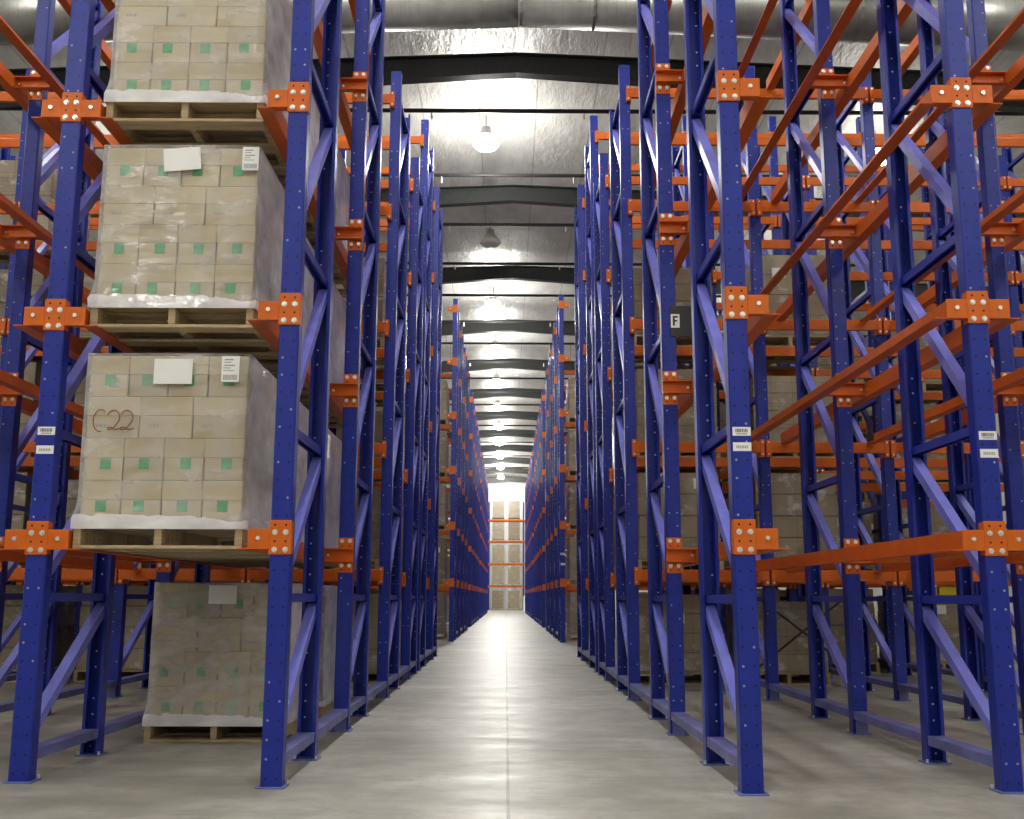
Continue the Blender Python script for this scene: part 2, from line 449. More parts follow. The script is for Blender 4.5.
SIDE_W={'L':'left','R':'right'}
def rowphrase(row):
    return '%s row %s of the aisle'%(ORD[int(row[1])],SIDE_W[row[0]])
def frame(row, y, h, arms, label, depth=FD, group='blue rack frames'):
    """arms: (style, side, levels) or None"""
    x=ROWX[row]
    e=empty('rack_frame',(x,y,0),label,'rack frame',group)
    for flip,yy in ((False,0),(True,depth)):
        u=obj('upright', cached(('u',h,flip),lambda:upright_mesh(h,flip)), e,(0,yy,0))
        obj('base_plate', cached(('b',flip),lambda:base_mesh(flip)), u)
    hs=[b for b in HB if b<h-.15]
    for i,b in enumerate(hs):
        obj('horizontal_brace', cached(('hb',i,depth),lambda:bar_mesh((0,.012,b),(0,depth-.012,b),.05,.06,'horizontal_brace','strut')), e)
        lo=(.22 if i==0 else hs[i-1]+.06)
        obj('diagonal_brace', cached(('db',i,depth),lambda:bar_mesh((0,.035,lo),(0,depth-.035,b-.06),.062,.062,'diagonal_brace')), e)
    if arms:
        st,sd,lv=arms
        for k in lv:
            a=obj('support_arm', cached(('a',st,sd),lambda:arm_mesh(st,sd)), e,(0,0,LZ(k)))
            if y<20:
                for p_ in BOLTS[st]: obj('bolt', cached('bolt',bolt_mesh), a, p_)
    return e
def sticker(parent, z, kind, x=.004, y=-.0005):
    mb=MB(); mb.box(-.05,.05,-.0012,0,-.024,.024); mb.mat(1)
    if kind=='barcode':
        rr=random.Random(3); xx=-.036
        while xx<.034:
            w=rr.choice((.0018,.003,.0045)); mb.box(xx,xx+w,-.0016,-.0012,-.006,.014); xx+=w+rr.choice((.002,.003))
        mb.mat(2)
        mb.box(-.03,.03,-.0016,-.0012,-.017,-.011)
    else:
        mb.mat(2)
        for i in range(7): mb.box(-.032+i*.0095,-.026+i*.0095,-.0016,-.0012,-.009,.007)
    o=obj('barcode_sticker' if kind=='barcode' else 'address_sticker', mb.mesh('sticker',[M['paper'],M['ink'],M['grey_ink']]), parent,(x,y,z))
    o['label']='white sticker with a barcode' if kind=='barcode' else 'white sticker with grey characters'

FY={1:5.82,2:8.25,3:10.95,4:13.43,5:14.92,6:17.62}
DEP={1:1.10,2:1.13,3:1.17,4:1.08,5:1.12,6:1.12}
HGT={1:7.0,2:7.0,3:6.80,4:6.85,5:8.1,6:8.1}
frames={}
def arms_side(row):
    return {'L1':-1,'R1':1}.get(row,0)
for row in ['L6','L5','L4','L3','L2','L1','R1','R2','R3','R4','R5','R6']:
    n=int(row[1])
    for k in range(1,7):
        if k<=2 and n>3: continue
        if k==3 and n>5: continue
        if k<=2: arms=('front' if k==1 else 'inner', arms_side(row), (1,2,3,4,5))
        else: arms=None
        lab='blue bolted rack frame, %s from the front, %s'%(ORD[k],rowphrase(row))
        fy=FY[k]+yoff(row)
        if k==1 and row=='L2': fy+=.15
        if k<=2 and row=='R2': fy+=.07
        frames[row,k]=frame(row,fy,HGT[k],arms,lab,DEP[k])
for row in ('L2','R1','R2'):
    up=[c for c in frames[row,1].children if c.name.startswith('upright')][0]
    zz={'L2':(1.945,1.835),'R1':(1.907,1.822),'R2':(1.90,1.80)}[row]
    sticker(up,zz[0],'barcode'); sticker(up,zz[1],'text')

# floor channels tying the feet of every row, one between each two frames
def channel_mesh(L, tabs):
    w=.104; t=.004
    prof=[(-w/2,0),(-w/2,.056),(w/2,.056),(w/2,0),(w/2-t,0),(w/2-t,.052),(-w/2+t,.052),(-w/2+t,0)][::-1]
    mb=MB(); mb.prism(prof,(0,0,.112),X_,Z_,Y_,L)
    if tabs:
        for y in (.024,L-.028): mb.box(-w/2+.006,w/2-.006,y,y+.004,.001,.13)
    return mb.mesh('floor_channel', M['channel'])
for (row,k),e in list(frames.items()):
    if int(row[1])>4: continue
    L=DEP[k]-2*UD-.004
    obj('foot_channel',cached(('fc',round(L,3)),lambda:channel_mesh(L,False)),e,(0,UD+.002,0))
    if (row,k+1) in frames:
        y0=e.location.y+DEP[k]+.002; L2=frames[row,k+1].location.y-.002-y0
        if L2<.7: continue
        o=obj('floor_channel',cached(('fc2',round(L2,3)),lambda:channel_mesh(L2,True)),None,(e.location.x,y0,0))
        tag(o,'dusty blue floor channel between the %s and %s frames, %s'%(ORD[k],ORD[k+1],rowphrase(row)),'rack channel','floor channels of the racks')

# ------------------------------------------------------------------ rails of the drive-in lanes
def rail_mesh(L, s):
    # s=+1: flange points to +x
    prof=[(0,-.065),(.085,-.065),(.085,-.059),(.006,-.059),(.006,.045),(0,.045)]
    if s<0: prof=[(-a,b) for a,b in prof][::-1]
    mb=MB(); mb.prism(prof,(0,0,0),X_,Z_,Y_,L)
    return mb.mesh('pallet_rail', M['orange'])
lanes=[('L3','L2'),('L2','L1'),('R1','R2'),('R2','R3')]
LN={('L3','L2'):'second lane left of the aisle',('L2','L1'):'first lane left of the aisle',('R1','R2'):'first lane right of the aisle',('R2','R3'):'second lane right of the aisle'}
for a,b in lanes+[('L4','L3'),('R3','R4')]:
    for k in range(1,6):
        for row,s,sd in ((a,1,'left'),(b,-1,'right')):
            if int(row[1])>3: continue
            y0=FY[1]+yoff(row)+(.15 if row=='L2' else .07 if row=='R2' else 0)+.003; y1=FY[3]+yoff(row)-.06
            o=obj('pallet_rail', cached(('rail',round(y1-y0,3),s),lambda:rail_mesh(y1-y0,s)), None,(ROWX[row]+s*.159,y0,LZ(k)))
            tag(o,'orange pallet rail, %s, %s edge of %s'%(LEV[k],sd,LN.get((a,b),'third lane %s of the aisle'%SIDE_W[row[0]])),'pallet rail','orange rails of the lanes')

# ------------------------------------------------------------------ cross beams of the rear rack lines
def beam_parts(L):
    def body():
        mb=MB(); mb.bbox(.012,L-.012,-.05,-.006,-.055,.055,.004)
        mb.box(.06,L-.06,-.053,-.05,-.02,.02)
        return mb.mesh('cross_beam', M['orange'])
    def con():
        mb=MB(); mb.bbox(0,.044,-.055,0,-.10,.08,.003); mb.box(.0495,.0535,-.05,.05,-.10,.08); mb.mat(1)
        for z in (.055,-.072): mb.cyl((.022,-.055,z),(.022,-.063,z),.0095,6)
        return mb.mesh('end_connector',[M['orange'],M['zinc']])
    return cached(('beam',round(L,3)),body), cached(('conn',),con)
def con2():
    mb=MB(); mb.bbox(-.044,0,-.055,0,-.10,.08,.003); mb.box(-.0535,-.0495,-.05,.05,-.10,.08); mb.mat(1)
    for z in (.055,-.072): mb.cyl((-.022,-.055,z),(-.022,-.063,z),.0095,6)
    return mb.mesh('end_connector',[M['orange'],M['zinc']])
def beam_single(L):
    def f():
        mb=MB(); mb.bbox(.012,L-.012,-.05,-.006,-.055,.055,.004); mb.bbox(0,.044,-.055,0,-.10,.08,.003); mb.bbox(L-.044,L,-.055,0,-.10,.08,.003); mb.box(.0495,.0535,-.05,.05,-.10,.08); mb.box(L-.0535,L-.0495,-.05,.05,-.10,.08)
        return mb.mesh('cross_beam', M['orange'])
    return cached(('beams',round(L,3)),f)
ROWORDER=['L6','L5','L4','L3','L2','L1','R1','R2','R3','R4','R5','R6']
BAYS=[(ROWORDER[i],ROWORDER[i+1]) for i in range(11) if (ROWORDER[i],ROWORDER[i+1])!=('L1','R1')]
def bayname(a,b):
    return ('%s bay left of the aisle'%ORD[int(b[1])]) if a[0]=='L' else ('%s bay right of the aisle'%ORD[int(a[1])])
BZ=.10
def cross_beam(a,b,y,z,label,parts,back=False):
    L=ROWX[b]-ROWX[a]-.02
    p=proj((ROWX[a]+ROWX[b])/2,y,z)
    if not(-130<p[0]<1154 and -70<p[1]<900): return
    if parts:
        me,ce=beam_parts(L)
        o=obj('cross_beam',me,None,(ROWX[a]+.01,y,z))
        c=obj('end_connector',ce,o,(0,0,0)); c2=obj('end_connector',cached('conn2',con2),o,(L,0,0))
    else: o=obj('cross_beam',beam_single(L),None,(ROWX[a]+.01,y,z))
    if back: o.rotation_euler=(0,0,math.pi); o.location=(ROWX[a]+.01+L,y,z)
    tag(o,label,'cross beam','orange cross beams of the rear racks')
for a,b in BAYS:
    for k in (3,4,5,6):
        if k==3 and (a in('L6',) or b in ('R6',)): continue
        top=5 if k<5 else 6
        for lv in range(1,top+1):
            y=FY[k]+yoff(a)-.001
            cross_beam(a,b,y,LZ(lv)-BZ,'orange cross beam, %s, front of %s frames, %s'%(LEV[lv],ORD[k],bayname(a,b)),k<=4)
            if k in (3,) or (k==6 and lv==6) or (k==5 and lv==6):
                y=FY[k]+DEP[k]+yoff(a)+.001
                cross_beam(a,b,y,LZ(lv)-BZ,'orange cross beam, %s, rear of %s frames, %s'%(LEV[lv],ORD[k],bayname(a,b)),k==3,True)
# crossed rods low in the third rack line
for a,b in (('L3','L2'),('R2','R3')):
    for s in (0,1):
        x0,x1=ROWX[a]+.07,ROWX[b]-.07
        yy=FY[3]+DEP[3]+yoff(a)+.012+.03*s
        z0,z1=(.18,1.10) if s==0 else (1.10,.18)
        o=obj('cross_brace', MB().cyl((x0-.03,yy,z0),(x1+.03,yy,z1),.012,8).mesh('cross_brace', M['black']))
        tag(o,'dark brace rod %s rightwards between the third frames, %s'%('rising' if s==0 else 'falling',bayname(a,b)),'brace rod','crossed brace rods')

# ------------------------------------------------------------------ pallets, cartons, loads
PW,PD,PH=.97,1.2,.145
LW=.935
def pallet_parts():
    rr=random.Random(5)
    top=MB()
    for i in range(7):
        y=i*(PD-.12)/6; top.bbox(-PW/2,PW/2,y,y+.12-.004*(i%2),PH-.022,PH,.003)
    bot=MB()
    for y in (0,.36,.72,PD-.13): 
        # front board sags a touch between the stringers
        n=8
        for j in range(n):
            x0=-PW/2+PW*j/n; x1=x0+PW/n
            bot.box(x0,x1,y,y+.13,0,.02)
    st=MB(); st.bbox(-.022,.022,.002,PD-.002,.02,PH-.022,.003)
    w=M['wood']
    return top.mesh('top_deck',w),bot.mesh('bottom_deck',w),st.mesh('stringer',w)
def bottom_deck():
    mb=MB()
    for y in (0,.36,.72,PD-.13): mb.bbox(-PW/2,PW/2,y,y+.13,0,.02,.003)
    return mb.mesh('bottom_deck',M['wood'])
def pallet_single():
    mb=MB()
    for i in range(7):
        y=i*(PD-.12)/6; mb.box(-PW/2,PW/2,y,y+.117,PH-.022,PH)
    for y in (0,.36,.72,PD-.13): mb.box(-PW/2,PW/2,y,y+.13,0,.02)
    for x in (-PW/2+.022,0,PW/2-.022): mb.box(x-.022,x+.022,.002,PD-.002,.02,PH-.022)
    return mb.mesh('pallet',M['wood'])
def pallet(x,y,z,label,parts=False,sy=1.0):
    if parts:
        t,b,s=cached('palp',pallet_parts); b=cached('pbot',bottom_deck)
        e=empty('pallet',(x,y,z),label,'pallet','wooden pallets')
        obj('top_deck',t,e); obj('bottom_deck',b,e)
        for sx in (-PW/2+.022,0,PW/2-.022): obj('stringer',s,e,(sx,0,0))
        return e
    o=obj('pallet',cached('pals',pallet_single),None,(x,y,z)); o.scale=(1,sy,1)
    return tag(o,label,'pallet','wooden pallets')

CH=.245
def carton_meshes(w,d,h):
    body=MB(); body.bbox(-w/2+.004,w/2-.004,.004,d-.004,0,h-.004,.004)
    lid=MB(); 
    # telescoping lid: four skirts and top
    lid.bbox(-w/2+.001,w/2-.001,.001,d-.001,h*.54,h-.0015,.003)
    return body.mesh('carton',M['carton']),lid.mesh('lid',M['carton'])
def green_mesh():
    mb=MB(); mb.box(-.031,.031,-.0008,0,-.033,.033)
    return mb.mesh('green_label',M['green'])
def print_mesh():
    mb=MB()
    for i in range(3): mb.box(-.03+i*.022,-.014+i*.022,-.0006,0,-.009,.009)
    return mb.mesh('printed_mark',M['grey_ink'])
LAYN=['bottom','second','third','top']
def carton_load(x,y,z,where,seed,h=CH,front_extra=True):
    """four tiers of individual cartons around the outside of the stack; origin: front middle of the pallet top"""
    rr=random.Random(seed); W=LW; D=1.18
    for L in range(4):
        three=(L==2)
        nx,ny=(3,4) if three else (4,3)
        w,d=W/nx,D/ny
        for i in range(nx):
            for j in range(ny):
                if 0<i<nx-1 and 0<j<ny-1: continue
                b,l=cached(('carton',nx,h),lambda:carton_meshes(w,d,h))
                cx=x-W/2+w*(i+.5); cy=y+.01+d*j; cz=z+L*h
                o=obj('carton',b,None,(cx+rr.uniform(-.0009,.0009),cy,cz+.001))
                side='front row' if j==0 else ('back row' if j==ny-1 else '%s row'%ORD[j+1])
                tag(o,'tan carton, %s layer, %s from the left, %s, load on %s'%(LAYN[L],ORD[i+1],side,where),'carton','cartons of the wrapped loads')
                obj('lid',l,o)
                if j==0:
                    if not three:
                        g=obj('green_label',cached('green',green_mesh),o,(rr.uniform(-.03,.02),.0035,h*.40)); g['label']='green printed square'
                    else:
                        obj('printed_mark',cached('print',print_mesh),o,(-w*.22,.0035,h*.3))
def film_shell(name, W, D, H, seed, mat, amp=.010, off=.007, skirt=.034):
    nu=(14,16); nv=18; rr=random.Random(seed)
    mb=MB(); seq=[]
    pts=[]
    n1,n2=nu
    per=[]
    for i in range(n1): per.append((-W/2+W*i/n1,0,0,-1))
    for i in range(n2): per.append((W/2,D*i/n2,1,0))
    for i in range(n1): per.append((W/2-W*i/n1,D,0,1))
    for i in range(n2): per.append((-W/2,D-D*i/n2,-1,0))
    N=len(per); vs=[]; fs=[]
    for k in range(nv+1):
        z=-skirt+(H+skirt)*k/nv
        for i,(px,py,nx,ny) in enumerate(per):
            v=Vector((px*3+seed,py*3,z*4))
            a=abs(noise.noise(v))*amp+abs(noise.noise(v*2.7))*amp*.6
            a*=max(0,min(1,(z+.02)/.06))
            if i in (0,n1,n1+n2,2*n1+n2): a*=.25
            a+=.021*max(0,min(1,(.06-z)/.06))
            if 0<z<.09: a+=.004+abs(noise.noise(v*5))*.014
            cxx=px+(off+a)*(nx if nx else (1 if px>W/2-1e-6 else (-1 if px<-W/2+1e-6 else 0)))
            cyy=py+(off+a)*(ny if ny else (-1 if py<1e-6 else (1 if py>D-1e-6 else 0)))
            vs.append((cxx,cyy,z))
    for k in range(nv):
        for i in range(N): fs.append((k*N+i,k*N+(i+1)%N,(k+1)*N+(i+1)%N,(k+1)*N+i))
    mb.raw(vs,fs)
    # top lid of film
    tb=[(v[0],v[1],H+.006) for v in vs[-N:]]
    mb.raw(vs[-N:]+tb,[(i,(i+1)%N,N+(i+1)%N,N+i) for i in range(N)]+[tuple(range(N,2*N))])
    return mb.mesh(name,mat,True)
def paper(parent,x,z,w,h,lines,rot=0,y=-.021,name='paper_label',dark=False):
    mb=MB(); mb.box(-w/2,w/2,-.001,0,-h/2,h/2)
    mb.mat(1)
    for (u,v,lw,lh) in lines: mb.box(u*w-lw*w/2,u*w+lw*w/2,-.0014,-.001,v*h-lh*h/2,v*h+lh*h/2)
    o=obj(name,mb.mesh(name,[M['paper'],M['grey_ink']]),parent,(x,y,z)); o.rotation_euler=(0,rot,0)
    return o
SHIP=[(-.1,.36,.5,.05),(-.16,.26,.4,.035),(-.05,.14,.6,.05),(-.2,.04,.4,.035),(-.1,-.06,.6,.03)]+[(-.36+.06*i,-.32,.035 if i%3 else .05,.2) for i in range(13)]
SHEET=[]

LX=(ROWX['L2']+ROWX['L1'])/2-.040
def hand_stroke(mb,pts,r=.0032):
    for p,q in zip(pts[:-1],pts[1:]): mb.cyl((p[0],-.0005,p[1]),(q[0],-.0005,q[1]),r,6)
def handwriting(parent,x,z,s):
    mb=MB()
    C=[(.55*math.cos(a)*.9,.62*math.sin(a)) for a in [math.radians(d) for d in range(50,300,18)]]
    C=[(u*.8,v) for u,v in C]
    def two(ox): 
        top=[(ox+.34*math.cos(math.radians(d)),.18+.40*math.sin(math.radians(d))) for d in range(165,-40,-20)]
        return top+[(ox+.02,-.42),(ox-.26,-.52),(ox-.30,-.38),(ox-.12,-.36),(ox+.10,-.50),(ox+.42,-.44)]
    for st in (C,two(.72),two(1.45)): hand_stroke(mb,[(u*s,v*s) for u,v in st])
    o=obj('handwritten_mark',mb.mesh('handwritten_mark',M['red_ink']),parent,(x,-.023,z)); o['label']='dark red handwriting reading C22'
    return o
FRONTS=[(LX-.05,7.72,0.0,'the floor',.237),(LX-.004,6.13,LZ(1)-.057,'level one',.247),(LX,6.13,LZ(2)-.057,'level two',.247),(LX+.004,6.13,LZ(3)-.057,'level three',.247)]
for q,(x,y,z,where,h) in enumerate(FRONTS):
    pallet(x,y,z,'wooden pallet under the front wrapped load on %s, first lane left of aisle'%where,True)
    zt=z+PH+.001
    carton_load(x+.005,y,zt,where,11+q,h)
    me=film_shell('stretch_wrap',LW,1.2,h*4+.004,3.1*q+1,M['film_heavy'] if q==0 else M['film'])
    wp=obj('stretch_wrap',me,None,(x+.005,y,zt))
    tag(wp,'clear stretch wrap around the front carton load on %s, left of aisle'%where,'stretch wrap','clear wraps of the loads')
    H=h*4
    if where=='level one':
        paper(wp,.035,H-.10,.225,.15,SHEET)['label']='blank white sheet'
        paper(wp,.37,H-.085,.105,.155,SHIP)['label']='white shipping label with barcode'
        handwriting(wp,-.37,H-.395,.105)
    if where=='level two':
        paper(wp,.01,H-.085,.225,.145,SHEET,rot=math.radians(-5))['label']='crooked white sheet'
        paper(wp,.425,H-.08,.10,.15,SHIP)['label']='white shipping label with barcode'
    if where=='the floor':
        paper(wp,.02,H-.075,.20,.13,SHEET)['label']='white sheet under film'

def block_mesh(H,D=1.18,W=.935):
    mb=MB(); n=4
    for L in range(n):
        ins=(.000,.006,.002,.008)[L]
        mb.bbox(-W/2+ins,W/2-ins,.01+ins,D-ins,H*L/n+.0005,H*(L+1)/n-.0005,.006)
    return mb.mesh('carton_stack',M['load'])
def side_paper(parent,x,y,z):
    mb=MB(); mb.box(-.001,0,-.09,.09,-.06,.06)
    return obj('paper_label',mb.mesh('paper_label',M['paper']),parent,(x,y,z))
def wrapped_load(x,y,z,where,film=False,H=.988,sy=1.0,label=True,seed=0):
    pallet(x,y,z,'wooden pallet %s'%where,film,sy)
    zt=z+PH+.001
    o=obj('wrapped_load',cached(('blk',round(H,3)),lambda:block_mesh(H)),None,(x,y,zt)); o.scale=(1,sy,1)
    tag(o,'wrapped carton load %s'%where,'pallet load','wrapped carton loads')
    if film:
        obj('stretch_wrap',cached(('film',seed%3),lambda:film_shell('stretch_wrap',LW,1.19,H,seed+.5,M['film_heavy'])),o)
    if label:
        rr=random.Random(seed)
        mb=cached('farpaper',lambda:MB().box(-.08,.08,-.001,0,-.06,.06).mesh('paper_label',M['paper']))
        obj('paper_label',mb,o,(rr.uniform(-.3,.3),-.019 if film else .009,H-rr.uniform(.1,.3)))
    return o
s=0
for lv in range(0,4):
    z=0 if lv==0 else LZ(lv)-.057
    ys=(7.44,8.74) if lv else (9.05,)
    for j,y in enumerate(ys):
        s+=1
        wrapped_load(LX,y,z,'on %s, %s from front, first lane left of aisle'%(LEV[lv],ORD[j+2]),True,.988 if lv else .95,1,False,s)
# rear rack lines: pallet loads on the beams and on the floor
def rear_load(a,b,slot,y,lv,sy=1.0):
    global s
    x=(ROWX[a]+ROWX[b])/2+random.uniform(-.02,.02)
    z=0 if lv==0 else LZ(lv)-BZ+.0565
    p=proj(x,y,z+.5)
    if not(-90<p[0]<1114 and -60<p[1]<900): return
    s+=1
    H=random.choice((.988,.988,.90,.82))
    if a=='R4' and lv==0: H=.90
    wrapped_load(x,y,z,'on %s %s, %s'%(LEV[lv],slot,bayname(a,b)),False,H,sy,random.random()<.6,s)
for a,b in BAYS:
    n=int((b if a[0]=='L' else a)[1])
    off=yoff(a)
    if n>4: continue
    for lv in range(0,5):
        if lv<=3 or (a[0]=='L' and n in (2,3,4) and lv==4):
            y=(12.16 if lv else 12.85)+off
            rr=random.random()
            if (n<=2 and a[0]=='R') or (a[0]=='L' and rr<.86):
                if not (lv==0 and n in(2,) and a[0]=='L') : rear_load(a,b,'behind the third frames',y,lv,1.05 if lv else 1.0)
        if lv<=3 and (random.random()<.9 or a=='R4'): rear_load(a,b,'inside the fifth frames',FY[5]-.045+off,lv)
        if lv<=3 and random.random()<.8: rear_load(a,b,'inside the sixth frames',FY[6]-.045+off,lv)

# ------------------------------------------------------------------ far banks along the aisle
def far_frame_mesh(h, side, depth):
    mb=MB()
    for flip,yy in ((False,0),(True,depth)):
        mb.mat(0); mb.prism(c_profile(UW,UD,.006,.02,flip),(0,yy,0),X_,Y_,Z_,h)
    hs=[b for b in HB if b<h-.15]
    mb.mat(1)
    for i,b in enumerate(hs):
        mb.box(-.022,.022,.012,depth-.012,b-.025,b+.025)
        lo=(.22 if i==0 else hs[i-1]+.06)
        p=Vector((0,.035,lo)); q=Vector((0,depth-.035,b-.06)); d=(q-p).normalized(); up=d.cross(X_).normalized()
        mb.prism([(-.021,-.029),(.021,-.029),(.021,.029),(-.021,.029)],p,X_,up,d,(q-p).length)
    mb.mat(2)
    for k in range(1,7):
        z=LZ(k); mb.box(-UW/2-.004,UW/2+.004,-.012,0,z-.1,z+.1)
        for sd in (side,):
            x0,x1=sorted((sd*UW/2,sd*.20)); mb.box(x0,x1,-.05,-.004,z-.055,z+.045)
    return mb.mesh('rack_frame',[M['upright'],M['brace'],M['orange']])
BANKS=[(24.6,4,'second'),(36.6,5,'third'),(51.2,8,'fourth')]
for by,n,nm in BANKS:
    for row in ('L1','R1','L2','R2','L3','R3','L4','R4'):
        if row[1]!='1' and nm!='second' and not (nm=='third' and row[1]=='2'): continue
        side=-1 if row[0]=='L' else 1
        for i in range(n):
            if (row[1] in '34' or (nm=='third' and row[1]=='2')) and i>1: continue
            y=by+i*2.55+(.2 if row[0]=='L' else -.2)
            lab='far blue rack frame, %s of the %s block, %s side of aisle'%(ORD[i+1],nm,SIDE_W[row[0]])
            if row[1]!='1': lab='far blue rack frame, %s of the %s block, %s row %s of aisle'%(ORD[i+1],nm,ORD[int(row[1])],SIDE_W[row[0]])
            if nm=='second' and row[1]=='1':
                frame(row,y,8.1,('front',side,(1,2,3,4,5,6)),lab,1.13)
            else:
                o=obj('rack_frame',cached(('ff',side),lambda:far_frame_mesh(8.1,side,1.13)),None,(ROWX[row],y,0))
                tag(o,lab,'rack frame','blue rack frames')
        if row[1]=='1':
            for i in range(n-1):
                y0=by+i*2.55+(.2 if row[0]=='L' else -.2)+1.132; L2=2.55-1.13-.004
                o=obj('floor_channel',cached(('fc2',round(L2,3)),lambda:channel_mesh(L2,True)),None,(ROWX[row],y0,0))
                tag(o,'far blue floor channel behind the %s frame of the %s block, %s side'%(ORD[i+1],nm,SIDE_W[row[0]]),'rack channel','floor channels of the racks')
    for row in ('L1','R1','L2','R2','L3','R3'):
        if not (nm=='second' or (nm=='third' and row[1]=='1')): continue
        side=-1 if row[0]=='L' else 1
        n_=int(row[1])
        bx0,bx1=sorted((ROWX[row],ROWX[row[0]+str(n_+1)]))
        xc=(bx0+bx1)/2
        bn='%s bay %s of aisle'%(ORD[n_],SIDE_W[row[0]])
        for lv in range(0,6):
            yb=by+(.2 if row[0]=='L' else -.2)
            if lv:
                L=bx1-bx0-.02
                o=obj('cross_beam',beam_single(L),None,(bx0+.01,yb+1.13+.001+0,LZ(lv)-BZ)); o.rotation_euler=(0,0,math.pi); o.location.x+=L
                tag(o,'far orange cross beam, %s, front of the %s block, %s'%(LEV[lv],nm,bn),'cross beam','orange cross beams of the far racks')
                if n_>1: continue_=True
                else: continue_=False
                o=None if continue_ else obj('cross_beam',beam_single(L),None,(bx0+.01,yb+2.55-.001,LZ(lv)-.225))
                if o: tag(o,'far orange cross beam, %s, deeper in %s block, %s'%(LEV[lv],nm,bn),'cross beam','orange cross beams of the far racks')
            if lv<=4:
                wrapped_load(xc,yb+1.16,0 if lv==0 else LZ(lv)-BZ+.0565,'on %s, front of %s block, %s'%(LEV[lv],nm,bn),False,.988,1.11,True,lv+n_)
for row in ('R1',):
    for e in [o for o in COL.objects if o.get('label','').startswith('far blue rack frame, first of the second block, right side')]:
        up=[c for c in e.children if c.name.startswith('upright')][0]
        sticker(up,1.98,'barcode'); sticker(up,1.75,'text')

# rack across the far end of the aisle
EY=86.0
ends=[-4.2,-1.4,1.4,4.2]
for i,x in enumerate(ends):
    mb=MB()
    for flip,yy in ((False,0),(True,1.1)):
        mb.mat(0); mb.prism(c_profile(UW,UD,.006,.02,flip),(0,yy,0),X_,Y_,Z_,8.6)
    mb.mat(1)
    for j in range(7): mb.box(-.022,.022,.012,1.088,.4+j*1.2,.45+j*1.2)
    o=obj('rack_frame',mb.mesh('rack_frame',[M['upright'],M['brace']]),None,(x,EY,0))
    tag(o,'distant rack frame across the aisle end, %s from the left'%ORD[i+1],'rack frame','blue rack frames')
EZ=(1.85,3.6,5.4,7.1)
for i in range(3):
    for j,z in enumerate((0,)+EZ):
        if j:
            for fb in (0,1):
                L=2.78
                o=obj('cross_beam',cached('endbeam',lambda:MB().bbox(.06,2.72,-.05,-.003,-.07,.07,.004).bbox(0,.06,-.055,0,-.12,.1,.003).bbox(2.72,2.78,-.055,0,-.12,.1,.003).box(.0495,.0535,-.05,.05,-.1,.08).box(2.7265,2.7305,-.05,.05,-.1,.08).mesh('cross_beam',M['orange'])),None,(ends[i]+.01,EY-.001 if fb==0 else EY+1.101,z))
                if fb: o.rotation_euler=(0,0,math.pi); o.location.x+=L
                tag(o,'distant orange beam across the aisle end, %s, %s bay, %s side'%(LEV[j],ORD[i+1],('front','rear')[fb]),'cross beam','orange beams at the aisle end')
        for q,dx in enumerate((.75,2.03)):
            H=1.35
            zz=z+.072 if j else 0
            xx=ends[i]+dx
            pallet(xx,EY-.03,zz,'distant pallet at the aisle end, %s, %s bay, %s place'%(LEV[j],ORD[i+1],ORD[q+1]))
            o=obj('wrapped_load',cached(('blk',H),lambda:block_mesh(H)),None,(xx,EY-.03,zz+PH+.001))
            tag(o,'distant wrapped load at the aisle end, %s, %s bay, %s place'%(LEV[j],ORD[i+1],ORD[q+1]),'pallet load','wrapped carton loads')
o=obj('bollard',MB().lathe([(.0,0),(.17,0),(.17,.03),(.11,.035),(.11,1.0),(.09,1.06),(.04,1.1),(0,1.105)],16).mesh('bollard',M['white_paint'],True),None,(1.36,77.5,0))
tag(o,'white post standing at the far end of the aisle','bollard')

# ------------------------------------------------------------------ signs
e=empty('aisle_sign',(1.285+.01,FY[2]-.07-.004,3.17),'black hanging aisle sign with a white patch reading F','sign')
obj('sign_panel',MB().bbox(0,.30,-.008,0,-.125,.125,.002).mesh('sign_panel',M['black']),e)
lp=obj('letter_plate',MB().box(.004,.074,-.010,-.008,-.055,.055).mesh('letter_plate',M['paper']),e)
mb=MB(); mb.box(.020,.036,-.0115,-.010,-.04,.04); mb.box(.036,.061,-.0115,-.010,.026,.04); mb.box(.036,.055,-.0115,-.010,-.006,.008)
obj('letter',mb.mesh('letter',M['ink']),lp)
o=obj('yellow_box',MB().bbox(-.13,.13,0,.1,0,.12,.008).box(-.09,-.02,-.003,0,.03,.09).mesh('yellow_box',M['yellow']),None,(ROWX['R4']+.82,FY[5]-.045-.07+.03,PH+.001+.90+.002))
tag(o,'small bright yellow box lying on a wrapped load under the lowest orange beams','box')

# ------------------------------------------------------------------ services under the roof
DY=15.5; DR=.46
def duct_z(x): return 10.42-abs(x-RX)*.045
e=empty('air_duct',(0,0,0),'large round silver air duct crossing below the roof','air duct')
for s_ in (-1,1):
    a=Vector((RX,DY,duct_z(RX))); b=Vector((RX+s_*14,DY,duct_z(RX+s_*14)))
    mb=MB(); mb.cyl(a,b,DR,36)
    o=obj('duct_section',mb.mesh('duct_section',M['duct'],False),e)
    for p in o.data.polygons: p.use_smooth=len(p.vertices)==4
for x in (-9,-5.5,-.0+.2,1.35,5.5,9):
    mb=MB(); zc=duct_z(x)
    n=18
    pts=[(DY+math.cos(t)*(DR+.012),zc+math.sin(t)*(DR+.012)) for t in [math.pi*2*i/n for i in range(n+1)]]
    for (y0,z0),(y1,z1) in zip(pts[:-1],pts[1:]):
        mb.raw([(x-.02,y0,z0),(x+.02,y0,z0),(x+.02,y1,z1),(x-.02,y1,z1)],[(0,1,2,3)])
    mb.cyl((x,DY,zc+DR),(x,DY,RIDGE-abs(x-RX)*SL),.008,6)
    obj('hanger_strap',mb.mesh('hanger_strap',M['duct']),e)
mb=MB(); gx=-1.62; gz=duct_z(gx)
